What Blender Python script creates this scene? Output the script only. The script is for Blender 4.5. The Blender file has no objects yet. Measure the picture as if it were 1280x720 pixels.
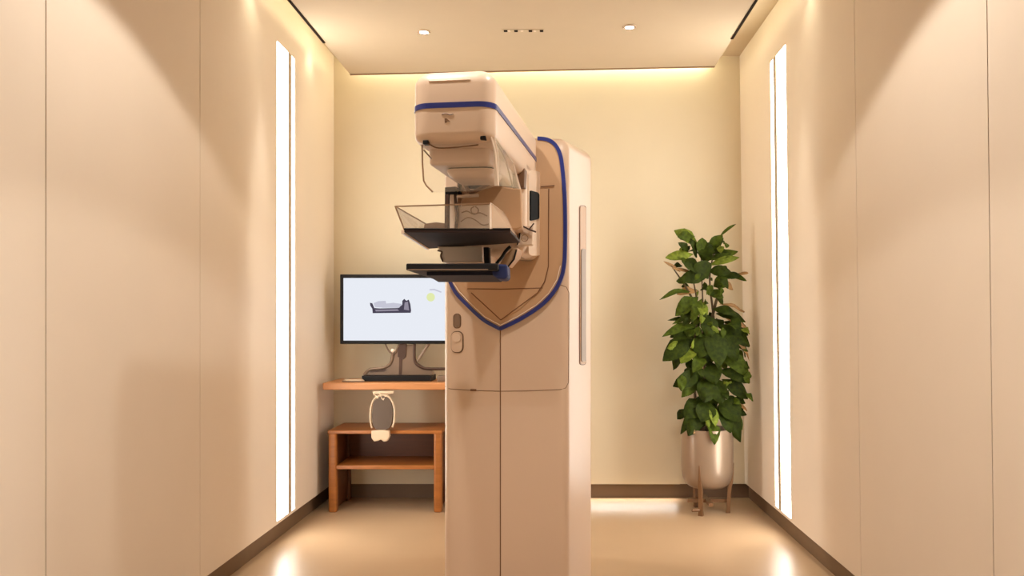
import bpy, bmesh, math, random
from mathutils import Vector, Matrix
random.seed(7)
C = bpy.context.scene.collection
PI = math.pi
F, VX, VY, EYE = 1000.0, 692.0, 402.0, 1.12     # focal length (px), horizon crossing, eye height (m)

# ------------------------------------------------------------------ materials
def lin(c):
    return tuple(((v/255)/12.92 if v/255 <= .04045 else ((v/255+.055)/1.055)**2.4) for v in c) + (1,)
def mat(name, rgb, rough=.5, metal=0, noise=0, nscale=8, bump=0, spec=.5, wood=False, coat=0):
    m = bpy.data.materials.new(name); m.use_nodes = True
    nt = m.node_tree; b = nt.nodes['Principled BSDF']
    col = lin(rgb)
    b.inputs['Base Color'].default_value = col
    b.inputs['Roughness'].default_value = rough
    b.inputs['Metallic'].default_value = metal
    b.inputs['Specular IOR Level'].default_value = spec
    b.inputs['Coat Weight'].default_value = coat
    if noise or bump:
        tc = nt.nodes.new('ShaderNodeTexCoord')
        mp = nt.nodes.new('ShaderNodeMapping')
        nt.links.new(tc.outputs['Object'], mp.inputs['Vector'])
        if wood: mp.inputs['Scale'].default_value = (1, 14, 14)
        n = nt.nodes.new('ShaderNodeTexNoise'); n.inputs['Scale'].default_value = nscale
        n.inputs['Detail'].default_value = 5
        nt.links.new(mp.outputs[0], n.inputs['Vector'])
        if noise:
            r = nt.nodes.new('ShaderNodeValToRGB')
            r.color_ramp.elements[0].position = .3; r.color_ramp.elements[1].position = .7
            r.color_ramp.elements[0].color = tuple(v*(1-noise) for v in col[:3])+(1,)
            r.color_ramp.elements[1].color = tuple(min(1, v*(1+noise)) for v in col[:3])+(1,)
            nt.links.new(n.outputs['Fac'], r.inputs['Fac'])
            nt.links.new(r.outputs['Color'], b.inputs['Base Color'])
        if bump:
            bp = nt.nodes.new('ShaderNodeBump'); bp.inputs['Strength'].default_value = bump
            bp.inputs['Distance'].default_value = .002
            nt.links.new(n.outputs['Fac'], bp.inputs['Height'])
            nt.links.new(bp.outputs['Normal'], b.inputs['Normal'])
    return m
def emit(name, rgb, s):
    m = bpy.data.materials.new(name); m.use_nodes = True
    nt = m.node_tree; nt.nodes.clear()
    e = nt.nodes.new('ShaderNodeEmission'); o = nt.nodes.new('ShaderNodeOutputMaterial')
    e.inputs['Color'].default_value = tuple(rgb)+(1,); e.inputs['Strength'].default_value = s
    nt.links.new(e.outputs[0], o.inputs[0]); return m
def clear(name, rgb, opac, milk=0.0):
    m = bpy.data.materials.new(name); m.use_nodes = True
    nt = m.node_tree; nt.nodes.clear()
    o = nt.nodes.new('ShaderNodeOutputMaterial'); t = nt.nodes.new('ShaderNodeBsdfTransparent')
    g = nt.nodes.new('ShaderNodeBsdfGlossy'); g.inputs['Roughness'].default_value = .05
    fr = nt.nodes.new('ShaderNodeFresnel'); fr.inputs['IOR'].default_value = 1.45
    d = nt.nodes.new('ShaderNodeBsdfDiffuse'); d.inputs['Color'].default_value = lin(rgb)
    a = nt.nodes.new('ShaderNodeMixShader'); a.inputs['Fac'].default_value = opac
    nt.links.new(t.outputs[0], a.inputs[1]); nt.links.new(d.outputs[0], a.inputs[2])
    b = nt.nodes.new('ShaderNodeMixShader')
    mu = nt.nodes.new('ShaderNodeMath'); mu.operation = 'MULTIPLY'; mu.inputs[1].default_value = .4; nt.links.new(fr.outputs[0], mu.inputs[0]); nt.links.new(mu.outputs[0], b.inputs['Fac']); nt.links.new(a.outputs[0], b.inputs[1]); nt.links.new(g.outputs[0], b.inputs[2])
    nt.links.new(b.outputs[0], o.inputs[0]); return m

M = dict(
    wall=mat('wall_laminate', (226, 211, 194), .5, noise=.015, nscale=3),
    back=mat('back_wall_paint', (222, 209, 182), .7, noise=.015, nscale=3),
    ceil=mat('ceiling_paint', (196, 177, 150), .8, noise=.01),
    plinth=mat('plinth_brown', (112, 88, 66), .5, noise=.05),
    floor=mat('floor_vinyl', (176, 147, 116), .33, noise=.04, nscale=2.2, bump=.05),
    gap=mat('dark_gap', (34, 22, 12), .9, spec=.1),
    gapsoft=mat('soft_gap', (140, 108, 80), .8),
    strip=emit('led_diffuser', (1.0, .965, .88), 10.5),
    cove=emit('cove_led', (1.0, .93, .64), 12),
    coveb=emit('back_cove_led', (1.0, .93, .62), 16),
    plinthled=emit('plinth_led', (1.0, .92, .78), 3.5),
    lens=emit('downlight_lens', (1.0, .92, .78), 14),
    profile=mat('strip_profile', (176, 160, 138), .6),
    shell=mat('machine_shell', (219, 192, 168), .36, noise=.012, nscale=2),
    shell2=mat('machine_face', (196, 158, 122), .42, noise=.015, nscale=2),
    cream=mat('machine_cream', (228, 204, 182), .34),
    seam=mat('machine_seam', (120, 80, 52), .6),
    blue=mat('blue_trim', (36, 48, 122), .3),
    bluedark=mat('blue_black_plastic', (26, 28, 44), .6, spec=.2),
    bluecap=mat('slate_blue_plastic', (42, 52, 98), .55, spec=.25),
    black=mat('black_plastic', (16, 14, 16), .55, spec=.25),
    plate=mat('dark_brown_plate', (58, 44, 42), .6, noise=.08, spec=.2),
    teal=mat('dark_panel', (10, 16, 22), .8, spec=.1),
    brown=mat('brown_plastic', (112, 80, 56), .5),
    acryl=clear('clear_acrylic', (255, 240, 220), .08),
    milk=clear('milky_acrylic', (244, 214, 188), .55),
    edge=mat('acrylic_edge', (158, 124, 92), .3),
    edgel=mat('acrylic_edge_light', (250, 232, 214), .2),
    shieldf=clear('shield_frame_acrylic', (255, 244, 232), .8),
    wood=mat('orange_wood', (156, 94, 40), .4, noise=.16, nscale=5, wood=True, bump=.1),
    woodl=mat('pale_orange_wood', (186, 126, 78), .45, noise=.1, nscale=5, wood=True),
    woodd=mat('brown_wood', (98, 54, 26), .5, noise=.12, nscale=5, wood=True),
    taupe=mat('taupe_metal', (132, 110, 92), .4, .2),
    taupd=mat('taupe_dark', (74, 50, 38), .45, .2),
    screen=emit('screen_white', (.83, .86, .93), .71),
    img1=emit('screen_image_dark', (.07, .06, .09), .71),
    img2=emit('screen_image_mid', (.30, .27, .34), .71),
    img3=emit('screen_image_light', (.58, .58, .68), .71),
    img4=emit('screen_image_yellow', (.78, .84, .42), .71),
    pot=mat('pot_grey_clay', (150, 128, 108), .36, .35, noise=.05, nscale=4, coat=.2),
    soil=mat('potting_soil', (50, 34, 24), .9, noise=.3, nscale=40),
    stand=mat('bronze_stand', (120, 86, 56), .45, .2),
    bark=mat('stem_bark', (74, 58, 34), .8, noise=.2, nscale=30),
    leaf1=mat('leaf_dark', (38, 48, 5), .6, noise=.45, nscale=45, spec=.1),
    leaf2=mat('leaf_mid', (58, 70, 14), .6, noise=.45, nscale=45, spec=.1),
    leaf3=mat('leaf_light', (98, 110, 34), .6, noise=.4, nscale=45, spec=.12),
    leaf4=mat('leaf_dry', (150, 112, 66), .6, noise=.2, nscale=14),
    grey=mat('warm_grey_plastic', (84, 67, 54), .5),
    bone=mat('bone_plastic', (205, 180, 152), .4),
    cable=mat('grey_cable', (120, 100, 84), .5),
)

# ------------------------------------------------------------------ helpers
def obj(name, bm, m, parent=None, smooth=40, bevel=0, seg=3):
    bmesh.ops.recalc_face_normals(bm, faces=bm.faces)
    me = bpy.data.meshes.new(name); bm.to_mesh(me); bm.free()
    for x in (m if isinstance(m, (list, tuple)) else [m]): me.materials.append(x)
    if smooth:
        for p in me.polygons: p.use_smooth = True
        me.set_sharp_from_angle(angle=math.radians(smooth))
    o = bpy.data.objects.new(name, me); C.objects.link(o)
    if parent: o.parent = parent
    if bevel:
        b = o.modifiers.new('bevel', 'BEVEL'); b.width = bevel; b.segments = seg
        b.limit_method = 'ANGLE'; b.angle_limit = math.radians(35); b.harden_normals = False
    return o
def thing(name, label, cat, loc=(0, 0, 0), rz=0, group=None):
    o = bpy.data.objects.new(name, None); C.objects.link(o)
    o.empty_display_size = .1; o.location = loc; o.rotation_euler = (0, 0, rz)
    o['label'] = label; o['category'] = cat
    if group: o['group'] = group
    return o
def tag(o, label, cat, group=None):
    o['label'] = label; o['category'] = cat
    if group: o['group'] = group
    return o
def struct(name, bm, m, **k):
    o = obj(name, bm, m, smooth=0, **k); o['kind'] = 'structure'; return o
def box(bm, x0, x1, y0, y1, z0, z1, mi=0):
    v = [bm.verts.new(p) for p in ((x0,y0,z0),(x1,y0,z0),(x1,y1,z0),(x0,y1,z0),(x0,y0,z1),(x1,y0,z1),(x1,y1,z1),(x0,y1,z1))]
    for f in ((0,3,2,1),(4,5,6,7),(0,1,5,4),(1,2,6,5),(2,3,7,6),(3,0,4,7)):
        fc = bm.faces.new([v[i] for i in f]); fc.material_index = mi
    return v
def loft(bm, rings, cap=True, closed=True, mi=0):
    vs = [[bm.verts.new(p) for p in r] for r in rings]; n = len(vs[0])
    for a, b in zip(vs, vs[1:]):
        for i in range(n if closed else n-1):
            j = (i+1) % n
            f = bm.faces.new((a[i], a[j], b[j], b[i])); f.material_index = mi
    if cap:
        bm.faces.new(vs[0][::-1]).material_index = mi; bm.faces.new(vs[-1]).material_index = mi
def prism(bm, pts, d, mi=0):
    """closed outline (list of 3-D points) pushed by vector d"""
    d = Vector(d); loft(bm, [[Vector(p) for p in pts], [Vector(p)+d for p in pts]], mi=mi)
def smooth_path(pts, n=6):
    P = [Vector(p) for p in pts]
    if len(P) < 3: return P
    out = []
    for i in range(len(P)-1):
        p0 = P[max(i-1, 0)]; p1 = P[i]; p2 = P[i+1]; p3 = P[min(i+2, len(P)-1)]
        for k in range(n):
            t = k/n
            out.append(.5*((2*p1)+(-p0+p2)*t+(2*p0-5*p1+4*p2-p3)*t*t+(-p0+3*p1-3*p2+p3)*t**3))
    out.append(P[-1]); return out
def tube(bm, pts, r, n=8, cap=True, closed=False, mi=0):
    P = [Vector(p) for p in pts]; rings = []
    rs = r if isinstance(r, (list, tuple)) else [r]*len(P)
    up = None
    for i, p in enumerate(P):
        if closed: t = P[(i+1) % len(P)]-P[i-1]
        else: t = P[min(i+1, len(P)-1)]-P[max(i-1, 0)]
        if t.length < 1e-9: t = Vector((0, 0, 1))
        t.normalize()
        if up is None:
            up = Vector((0, 0, 1)) if abs(t.z) < .9 else Vector((0, 1, 0))
        a = t.cross(up)
        if a.length < 1e-4: a = t.orthogonal()
        a.normalize(); b = a.cross(t).normalized(); up = b
        rings.append([p+(a*math.cos(q)+b*math.sin(q))*rs[i] for q in [2*PI*k/n for k in range(n)]])
    if closed: rings.append(rings[0]); cap = False
    loft(bm, rings, cap, mi=mi)
    if closed: bmesh.ops.remove_doubles(bm, verts=bm.verts, dist=1e-6)
def lathe(bm, prof, n=40, c=(0, 0), mi=0, cap=True):
    loft(bm, [[(c[0]+r*math.cos(2*PI*k/n), c[1]+r*math.sin(2*PI*k/n), z) for k in range(n)] for r, z in prof], cap, mi=mi)
def rpoly(pts, radii, n=6):
    """2-D polygon with rounded corners"""
    out = []; N = len(pts)
    for i in range(N):
        p = Vector(pts[i]); a = (Vector(pts[i-1])-p); b = (Vector(pts[(i+1) % N])-p)
        r = radii[i] if isinstance(radii, (list, tuple)) else radii
        if r <= 0: out.append(p); continue
        la, lb = a.length, b.length; a.normalize(); b.normalize()
        ang = a.angle(b); t = min(r/math.tan(ang/2), la*.48, lb*.48); rr = t*math.tan(ang/2)
        cen = p+(a+b).normalized()*(rr/math.sin(ang/2))
        s, e = p+a*t, p+b*t
        a0 = math.atan2((s-cen).y, (s-cen).x); a1 = math.atan2((e-cen).y, (e-cen).x)
        d = (a1-a0+PI) % (2*PI)-PI
        for k in range(n+1): 
            q = a0+d*k/n; out.append(cen+Vector((math.cos(q), math.sin(q)))*rr)
    return out
def inset2(poly, d):
    """inward offset of a CCW convex-ish polygon"""
    N = len(poly); out = []
    for i in range(N):
        a = poly[i]-poly[i-1]; b = poly[(i+1) % N]-poly[i]
        if a.length < 1e-7: a = b
        if b.length < 1e-7: b = a
        na = Vector((-a.y, a.x)).normalized(); nb = Vector((-b.y, b.x)).normalized()
        m = (na+nb)
        m = m.normalized() if m.length > 1e-6 else na
        out.append(poly[i]+m*(d/max(.5, m.dot(na))))
    return out
def rblock(bm, plan, z0, z1, rt=.02, rb=.02, n=5):
    """plan outline lifted from z0 to z1 with rounded top and bottom rims"""
    rings = []
    if rb > 0:
        for k in range(n+1):
            q = PI/2*k/n; p = inset2(plan, rb*(1-math.sin(q))); rings.append([(v.x, v.y, z0+rb*(1-math.cos(q))) for v in p])
    else: rings.append([(v.x, v.y, z0) for v in plan])
    if rt > 0:
        for k in range(n+1):
            q = PI/2*k/n; p = inset2(plan, rt*(1-math.cos(q))); rings.append([(v.x, v.y, z1-rt*(1-math.sin(q))) for v in p])
    else: rings.append([(v.x, v.y, z1) for v in plan])
    loft(bm, rings)
def rect(x0, x1, y0, y1): return [(x0, y0), (x1, y0), (x1, y1), (x0, y1)]
def W(px, py, y):
    """where a sight line meets the upright plane at depth y"""
    return Vector(((px-VX)/F*y, y, EYE+(VY-py)/F*y))

# ------------------------------------------------------------------ camera
cam = bpy.data.cameras.new('camera'); co = bpy.data.objects.new('camera', cam); C.objects.link(co)
co.location = (0, 0, EYE); co.rotation_euler = (PI/2, 0, 0)
cam.sensor_width = 36; cam.lens = 36*F/1280; cam.shift_x = -(VX-640)/1280; cam.shift_y = (VY-360)/1280
cam.clip_start = .05
bpy.context.scene.camera = co

# ------------------------------------------------------------------ the room
XL, XR, YB, YR = -1.39, 1.21, 5.06, -1.7
def xr(h): return XR-.012*h
ZC, ZT = 2.62, 2.80
bm = bmesh.new(); box(bm, XL-.2, XR+.2, YR-.1, YB+.15, -.08, 0); struct('floor', bm, M['floor'])
bm = bmesh.new(); box(bm, XL-.2, XR+.2, YR-.1, YB+.15, ZT, ZT+.08); struct('ceiling', bm, M['ceil'])
# dropped ceiling with cove gap on three sides; its far edge is a little skewed
bm = bmesh.new(); sx0, sx1, sy0, sy1 = -1.235, .947, 4.85, 4.70
prism(bm, [(sx0, YR, ZC), (sx1, YR, ZC), (sx1, sy1, ZC), (sx0, sy0, ZC)], (0, 0, .045))
struct('trim_1', bm, M['ceil'])
bm = bmesh.new(); box(bm, XL-.2, XR+.2, YB, YB+.15, .093, ZT); struct('wall_back', bm, M['back'])
bm = bmesh.new(); box(bm, XL-.2, XR+.2, YR-.1, YR, 0, ZT); struct('wall_rear', bm, M['wall'])
bm = bmesh.new(); box(bm, XL-.04, XR+.035, YB+.03, YB+.06, 0, .093); struct('baseboard_back', bm, M['plinth'])
seams = [YR, -.71, .26, 1.225, 2.19, 3.145]

def panels(side):
    SY0, SY1 = (4.02, 4.30) if side < 0 else (4.07, 4.36)   # the slot of the light strip
    bm = bmesh.new(); g = .0022
    X = (lambda h: XL) if side < 0 else xr
    def slab(y0, y1, z0, z1, t0=0, t1=.2):
        prism(bm, [(X(z0)+side*t0, y0, z0), (X(z1)+side*t0, y0, z1), (X(z1)+side*t0, y1, z1), (X(z0)+side*t0, y1, z0)], (side*(t1-t0), 0, 0))
    ed = seams+[SY0]
    for a, b in zip(ed, ed[1:]): slab(a+g, b-g*(b != SY0), .10, ZT, 0, .03)
    slab(SY0, SY1, .10, .115, 0, .03); slab(SY0, SY1, 2.532, ZT, 0, .03)
    slab(SY1, YB, .10, ZT, 0, .03); slab(YR, YB, .10, ZT, .035, .2)
    return bm
struct('wall_left', panels(-1), M['wall']); struct('wall_right', panels(1), M['wall'])
for s, nm in ((-1, 'baseboard_left'), (1, 'baseboard_right')):
    bm = bmesh.new(); x = XL-.035 if s < 0 else XR+.03
    box(bm, min(x, x+s*.1), max(x, x+s*.1), YR, YB+.03, 0, .1); struct(nm, bm, M['plinth'])
# shadow-gap slots at the ceiling edge
bm = bmesh.new(); box(bm, sx0-.005, sx0+.008, YR+.02, 4.30, ZC-.004, ZC+.03); struct('trim_2', bm, M['gap'])
bm = bmesh.new(); box(bm, sx1-.008, sx1+.005, YR+.02, 4.24, ZC-.004, ZC+.03); struct('trim_3', bm, M['gap'])
bm = bmesh.new(); prism(bm, [(sx0, sy0-.004, ZC-.004), (sx1, sy1-.004, ZC-.004), (sx1, sy1+.012, ZC-.004), (sx0, sy0+.012, ZC-.004)], (0, 0, .02)); struct('trim_4', bm, M['gapsoft'])

# vertical light strips
for s, lab in ((-1, 'tall glowing light strip set into the left wall near the monitor'),
               (1, 'tall glowing light strip set into the right wall beside the plant')):
    t = thing('wall_light_strip', lab, 'wall light', (XL if s < 0 else xr(1.3), 4.07, .115), 0, 'vertical wall light strips')
    SY0, SY1 = (4.02, 4.30) if s < 0 else (4.07, 4.36); e = .0 if s < 0 else .055
    X = (lambda h: XL-(XL)) if s < 0 else (lambda h: xr(h)-xr(1.3))
    def bar(y0, y1, z0, z1, d0, d1):
        bm = bmesh.new(); z0 -= .115; z1 -= .115; h0, h1 = z0+.115, z1+.115
        prism(bm, [(X(h0)+s*d0, y0-4.07, z0), (X(h1)+s*d0, y0-4.07, z1), (X(h1)+s*d0, y1-4.07, z1), (X(h0)+s*d0, y1-4.07, z0)], (s*(d1-d0), 0, 0)); return bm
    obj('diffuser', bar(SY0+.006, 4.19+e,   .1165, 2.53, .002, .02), M['strip'], t, smooth=0)
    obj('slim_diffuser', bar(4.243+e, 4.288+e,   .1165, 2.53, .002, .02), M['strip'], t, smooth=0)
    bm = bar(4.191+e, 4.241+e, .1165, 2.531, -.001, .03)
    o = obj('profile', bm, M['profile'], t, smooth=0)
    bm = bar(SY0+.001, SY1-.001, .116, 2.531, .022, .03)
    obj('backing', bm, M['profile'], t, smooth=0)

# cove light strips on top of the dropped ceiling
def cove(name, lab, a, b, m):
    bm = bmesh.new(); a, b = Vector(a), Vector(b); d = (b-a).normalized(); nrm = Vector((-d.y, d.x, 0))*.011
    prism(bm, [a-nrm, b-nrm, b+nrm, a+nrm], (0, 0, .012))
    tag(obj(name, bm, m, smooth=0), lab, 'cove light', 'cove lights above the dropped ceiling')
zc = ZC+.046
cove('cove_light', 'hidden cove light high on the back wall above the dropped ceiling', (sx0-.02, YB-.035, ZT-.042), (sx1+.02, YB-.035, ZT-.042), M['coveb'])
cove('cove_light', 'hidden cove light along the left edge of the dropped ceiling', (sx0+.05, -1.5, zc), (sx0+.05, sy0-.08, zc), M['cove'])
cove('cove_light', 'hidden cove light along the right edge of the dropped ceiling', (sx1-.05, -1.5, zc), (sx1-.05, sy1-.08, zc), M['cove'])

# slim downward light tucked under the lip of the back wall
bm = bmesh.new(); box(bm, -.28, .80, YB+.004, YB+.022, .089, .093); struct('trim_5', bm, M['profile'])
l = bpy.data.lights.new('plinth_lamp', 'AREA'); l.shape = 'RECTANGLE'; l.size = 1.02; l.size_y = .012; l.energy = 1.3; l.color = (1, .95, .84)
o = bpy.data.objects.new('plinth_lamp', l); C.objects.link(o); o.location = (.27, YB+.010, .088); o.rotation_euler = (math.radians(-35), 0, 0); l.spread = math.radians(95)
# recessed downlights
def downlight(x, y, z, lab, power, size=150, blend=.5, r=.022, col=(1, .965, .89), grp='recessed ceiling downlights', src=.04):
    t = thing('recessed_downlight', lab, 'downlight', (x, y, z), 0, grp)
    bm = bmesh.new(); lathe(bm, [(r+.012, -.004), (r+.013, -.001), (r+.011, .002), (r+.001, .002), (r, -.001), (r+.003, -.004)], 28, cap=False)
    bm.faces.ensure_lookup_table()
    obj('trim_ring', bm, M['cream'], t)
    bm = bmesh.new(); lathe(bm, [(r, -.003), (r*.8, -.005), (.001, -.006)], 24); obj('lens', bm, M['lens'], t)
    l = bpy.data.lights.new('downlight_lamp', 'SPOT'); l.energy = power; l.spot_size = math.radians(size); l.spot_blend = blend
    l.color = col; l.shadow_soft_size = src
    o = bpy.data.objects.new('downlight_lamp', l); C.objects.link(o); o.parent = t; o.location = (0, 0, -.02)
    return t
p = W(530, 40, 4.14); downlight(p.x, 4.14, ZC-.001, 'small lit downlight in the ceiling left of the machine head', .8, 150)
p = W(787, 33, 4.07); downlight(p.x, 4.07, ZC-.001, 'small lit downlight in the ceiling right of the machine head', .8, 150)
downlight(-.62, 2.26, ZC-.001, 'lit ceiling downlight near the left wall in front of the machine', 38, 120, .12, .04)
downlight(.42, 2.26, ZC-.001, 'lit ceiling downlight near the right wall in front of the machine', 38, 120, .12, .04)
downlight(-.62, .3, ZC-.001, 'added fill downlight, out of view on the left, brightening the machine front', 46, 140, .4, .04)  # unseen fill lamp added to light the machine's front
downlight(.42, .3, ZC-.001, 'added fill downlight, out of view on the right, brightening the machine front', 46, 140, .4, .04)  # its right-hand twin, also added as front fill
# narrow spots in the cove gap that make the pools of light on the floor
for x, lab in ((-1.20, 'narrow spot in the ceiling gap above the left wall strip'), (.985, 'narrow spot in the ceiling gap above the right wall strip')):
    t = downlight(x+(-.07 if x < 0 else .07), 3.80, ZC+.10, lab, 60, 26, .9, .02, (1, .95, .86), 'cove spots', .02)

for x, y, lab in ((-1.315, 3.66, 'wall washer in the ceiling gap in front of the left wall strip'), (-1.315, 4.55, 'wall washer in the ceiling gap behind the left wall strip'),
                  (1.10, 3.66, 'wall washer in the ceiling gap in front of the right wall strip')):
    downlight(x, y, ZC+.14, lab, 3.2, 84, 1.0, .018, (1, .94, .70), 'cove wall washers', .02)
# four-slot ceiling grille
zc0 = ZC-.0005; g0 = W(654, 38, 4.12)
t = thing('ceiling_grille', 'small linear ceiling grille with four dark slots between the two downlights', 'ceiling vent', (g0.x, 4.12, zc0))
bm = bmesh.new(); box(bm, -.108, .108, -.016, .016, -.002, 0); obj('frame', bm, M['ceil'], t, smooth=0)
for px in (632, 645, 663, 677):
    bm = bmesh.new(); x = (px-VX)/F*4.12-g0.x; box(bm, x-.009, x+.009, -.011, .011, -.0045, -.002); obj('slot', bm, M['gap'], t, smooth=0)
for px in (636.5, 652.5, 668.5):
    bm = bmesh.new(); x = (px-VX)/F*4.12-g0.x; lathe(bm, [(.007, -.005), (.008, -.002)], 16, (x, 0)); obj('lens', bm, M['edgel'], t)

# ------------------------------------------------------------------ the mammography machine
A = math.radians(7.5); CX, CY = -.214, 3.25; ca, sa = math.cos(A), math.sin(A)
mach = thing('mammography_machine', 'tall beige mammography machine with blue trim lines standing on the floor mid-room', 'medical machine', (CX, CY, 0), -A)
def loc(p):                      # world -> machine
    dx, dy = p[0]-CX, p[1]-CY
    return Vector((dx*ca-dy*sa, dx*sa+dy*ca, p[2]))
def Lp(px, py, ly):              # sight line meets machine plane y = ly
    dx = (px-VX)/F
    t = (ly+CX*sa+CY*ca)/(dx*sa+ca)
    return loc((t*dx, t, EYE+(VY-py)/F*t))
def Lh(px, py, h):               # sight line meets height h
    t = (h-EYE)/((VY-py)/F); return loc(((px-VX)/F*t, t, h))
plan = rpoly([(-.25, .05), (0, 0), (.265, .05), (.342, .30), (.29, .60), (-.20, .60), (-.29, .32)], [.045, .02, .045, .05, .06, .06, .10], 7)
bm = bmesh.new(); rblock(bm, plan, .0, 1.876, .055, .01, 7)
obj('column_body', bm, M['shell'], mach, smooth=30)
def colhit(px, py, off=.001):
    dx = (px-VX)/F; best = None
    o = loc((0, 0, 0)).xy; d = (loc((dx, 1, 0)).xy-o)
    for i in range(len(plan)):
        a, b = plan[i-1], plan[i]; e = b-a
        den = d.x*e.y-d.y*e.x
        if abs(den) < 1e-9: continue
        w = a-o; t = (w.x*e.y-w.y*e.x)/den; s = (w.x*d.y-w.y*d.x)/den
        if t > 0 and -1e-6 <= s <= 1+1e-6 and (best is None or t < best[0]): best = (t, Vector((e.y, -e.x)).normalized())
    if best is None: return None
    t, n = best; q = o+d*t+n*off
    return Vector((q.x, q.y, EYE+(VY-py)/F*t))
def yf(lx): return .05*abs(lx)/.262
def seam(name, pxs, off=.0005, r=.0014, m='seam', closed=False, parent=mach):
    bm = bmesh.new(); P = [colhit(x, y, off) for x, y in pxs]; P = [p for p in P if p is not None]
    tube(bm, P, r, 6, closed=closed); return obj(name, bm, M[m], parent)
def dens(pts, step=5):
    out = []
    for a, b in zip(pts, pts[1:]):
        n = max(1, int(math.hypot(b[0]-a[0], b[1]-a[1])/step))
        for k in range(n): out.append((a[0]+(b[0]-a[0])*k/n, a[1]+(b[1]-a[1])*k/n))
    return out+[pts[-1]]
seam('centre_seam', [(625.5, 409), (625.5, 600), (625.5, 860)], .0002, .0022)
seam('panel_seam', dens([(557, 483), (562, 486), (590, 488), (625.5, 489), (660, 488.5), (700, 487), (707, 485), (710.5, 478), (711, 420), (711, 366), (708, 359), (699, 355.5)], 4))
bm = bmesh.new(); p = colhit(592, 487.5); box(bm, p.x-.012, p.x+.012, p.y-.004, p.y+.01, p.z-.004, p.z+.004); obj('latch', bm, M['seam'], mach)

# face plate (shield shape) on the ridge front
def Fp(px, py, off=.02):
    ly = 0
    for _ in range(8):
        p = Lp(px, py, ly); ly = yf(p.x)-off
    return (p.x, p.z)
Rs = [(648, 400), (672, 385), (689, 369), (700, 351), (705, 332), (706.5, 300), (706, 250), (703, 210), (699.5, 191), (693, 180), (684, 174.5), (672, 173)]
Ls = [(604, 399.5), (584, 381), (570, 366), (562.5, 352)]
R2 = [Fp(*p) for p in Rs]; L2 = [Fp(*p) for p in Ls]; V2 = Fp(625.5, 411)
V2 = (0, V2[1]); top = R2[-1][1]
L2 += [(-.235, 1.36), (-.237, 1.5), (-.237, 1.70), (-.232, 1.80), (-.20, 1.845), (-.15, top)]
def plate(bm, R, L, v, tp, off, thick):
    for half in ([v]+R+[(0, tp)], [v]+L+[(0, tp)]):
        loft(bm, [[(x, yf(x)-off, z) for x, z in half], [(x, yf(x)-off+thick, z) for x, z in half]])
    bmesh.ops.remove_doubles(bm, verts=bm.verts, dist=1e-5)
bm = bmesh.new(); plate(bm, R2, L2, V2, top, .02, .035)
for f in [f for f in bm.faces if abs(f.calc_center_median().x) < 1e-5]: bm.faces.remove(f)
obj('face_plate', bm, M['shell2'], mach, smooth=25)
# inner raised panel
IR = [Fp(*p, .025) for p in [(650, 386), (672, 366), (680, 352), (685, 333), (686, 300), (685.5, 236)]]
IL = [Fp(*p, .025) for p in [(604, 384), (588, 368), (576, 352)]]+[(-.19, 1.4), (-.19, 1.66)]
iv = (0, Fp(625.5, 401)[1])
bm = bmesh.new(); plate(bm, IR, IL, iv, IR[-1][1], .026, .012)
for f in [f for f in bm.faces if abs(f.calc_center_median().x) < 1e-5]: bm.faces.remove(f)
obj('inner_panel', bm, M['shell2'], mach, smooth=25)
def band(bm, pts, w, off, th):
    P = [Vector(p) for p in pts]; rings = []
    for i, p in enumerate(P):
        t = (P[min(i+1, len(P)-1)]-P[max(i-1, 0)]).normalized(); n = Vector((-t.y, t.x))*w/2
        a, b = p-n, p+n
        rings.append([(a.x, yf(a.x)-off, a.y), (b.x, yf(b.x)-off, b.y), (b.x, yf(b.x)-off+th, b.y), (a.x, yf(a.x)-off+th, a.y)])
    loft(bm, rings)
sm = [tuple(v)[:2] for v in smooth_path([(x, z, 0) for x, z in L2[3::-1]+[V2]], 5)]
sr = [tuple(v)[:2] for v in smooth_path([(x, z, 0) for x, z in [V2]+R2], 5)]
bm = bmesh.new(); band(bm, sm, .015, .024, .02); band(bm, sr, .015, .024, .02); obj('plate_trim', bm, M['blue'], mach)
def line_on_plate(name, pts, r=.0022, off=.0265, m='seam'):
    bm = bmesh.new(); P = []
    for a in dens(pts, 6):
        x, z = Fp(*a, off); P.append((x, yf(x)-off, z))
    tube(bm, P, r, 6); return obj(name, bm, M[m], mach)
line_on_plate('panel_line', [(584, 361), (626, 361.5), (678, 360)], .002)
line_on_plate('panel_line', [(589, 366), (626, 400)], .0022)
line_on_plate('panel_line', [(626, 400), (672, 366), (681, 352), (685.5, 333), (686, 236)], .0022)
line_on_plate('panel_line', [(676, 233.5), (693, 232)], .0025)

line_on_plate('trim_highlight', [(566.5, 353), (573.5, 364), (587, 378), (606, 396), (625.5, 406.5), (646.5, 396), (670, 381.5), (685.5, 367), (696, 350), (700.5, 332)], .002, .0245, 'edgel')  # pale line painting the white highlight inside the blue trim
# button niches on the left facet
def rr_on(name, x0, y0, x1, y1, r, m, th=.004, off=.001, parent=mach, hit=colhit, ring=0):
    out = rpoly([(x0, y0), (x1, y0), (x1, y1), (x0, y1)], r, 5)
    P = [hit(v.x, v.y, off) for v in out]
    bm = bmesh.new()
    if ring: tube(bm, P, ring, 6, closed=True)
    else:
        Q = [hit(v.x, v.y, off+th) for v in out]; loft(bm, [P, Q])
    return obj(name, bm, M[m], parent)
b1 = rr_on('indicator', 567.5, 393, 575.5, 409, 4, 'taupe', .002); rr_on('rim', 567, 392.5, 576, 410, 4, 'brown', ring=.0016, parent=b1)
b2 = rr_on('switch_cover', 565, 415, 578.5, 440, 5.5, 'shell', .006); rr_on('rim', 564.5, 414.5, 579, 440.5, 6, 'brown', ring=.0022, parent=b2)
rr_on('rocker', 567, 417, 577, 427, 4, 'cream', .006, .006, parent=b2)
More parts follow.
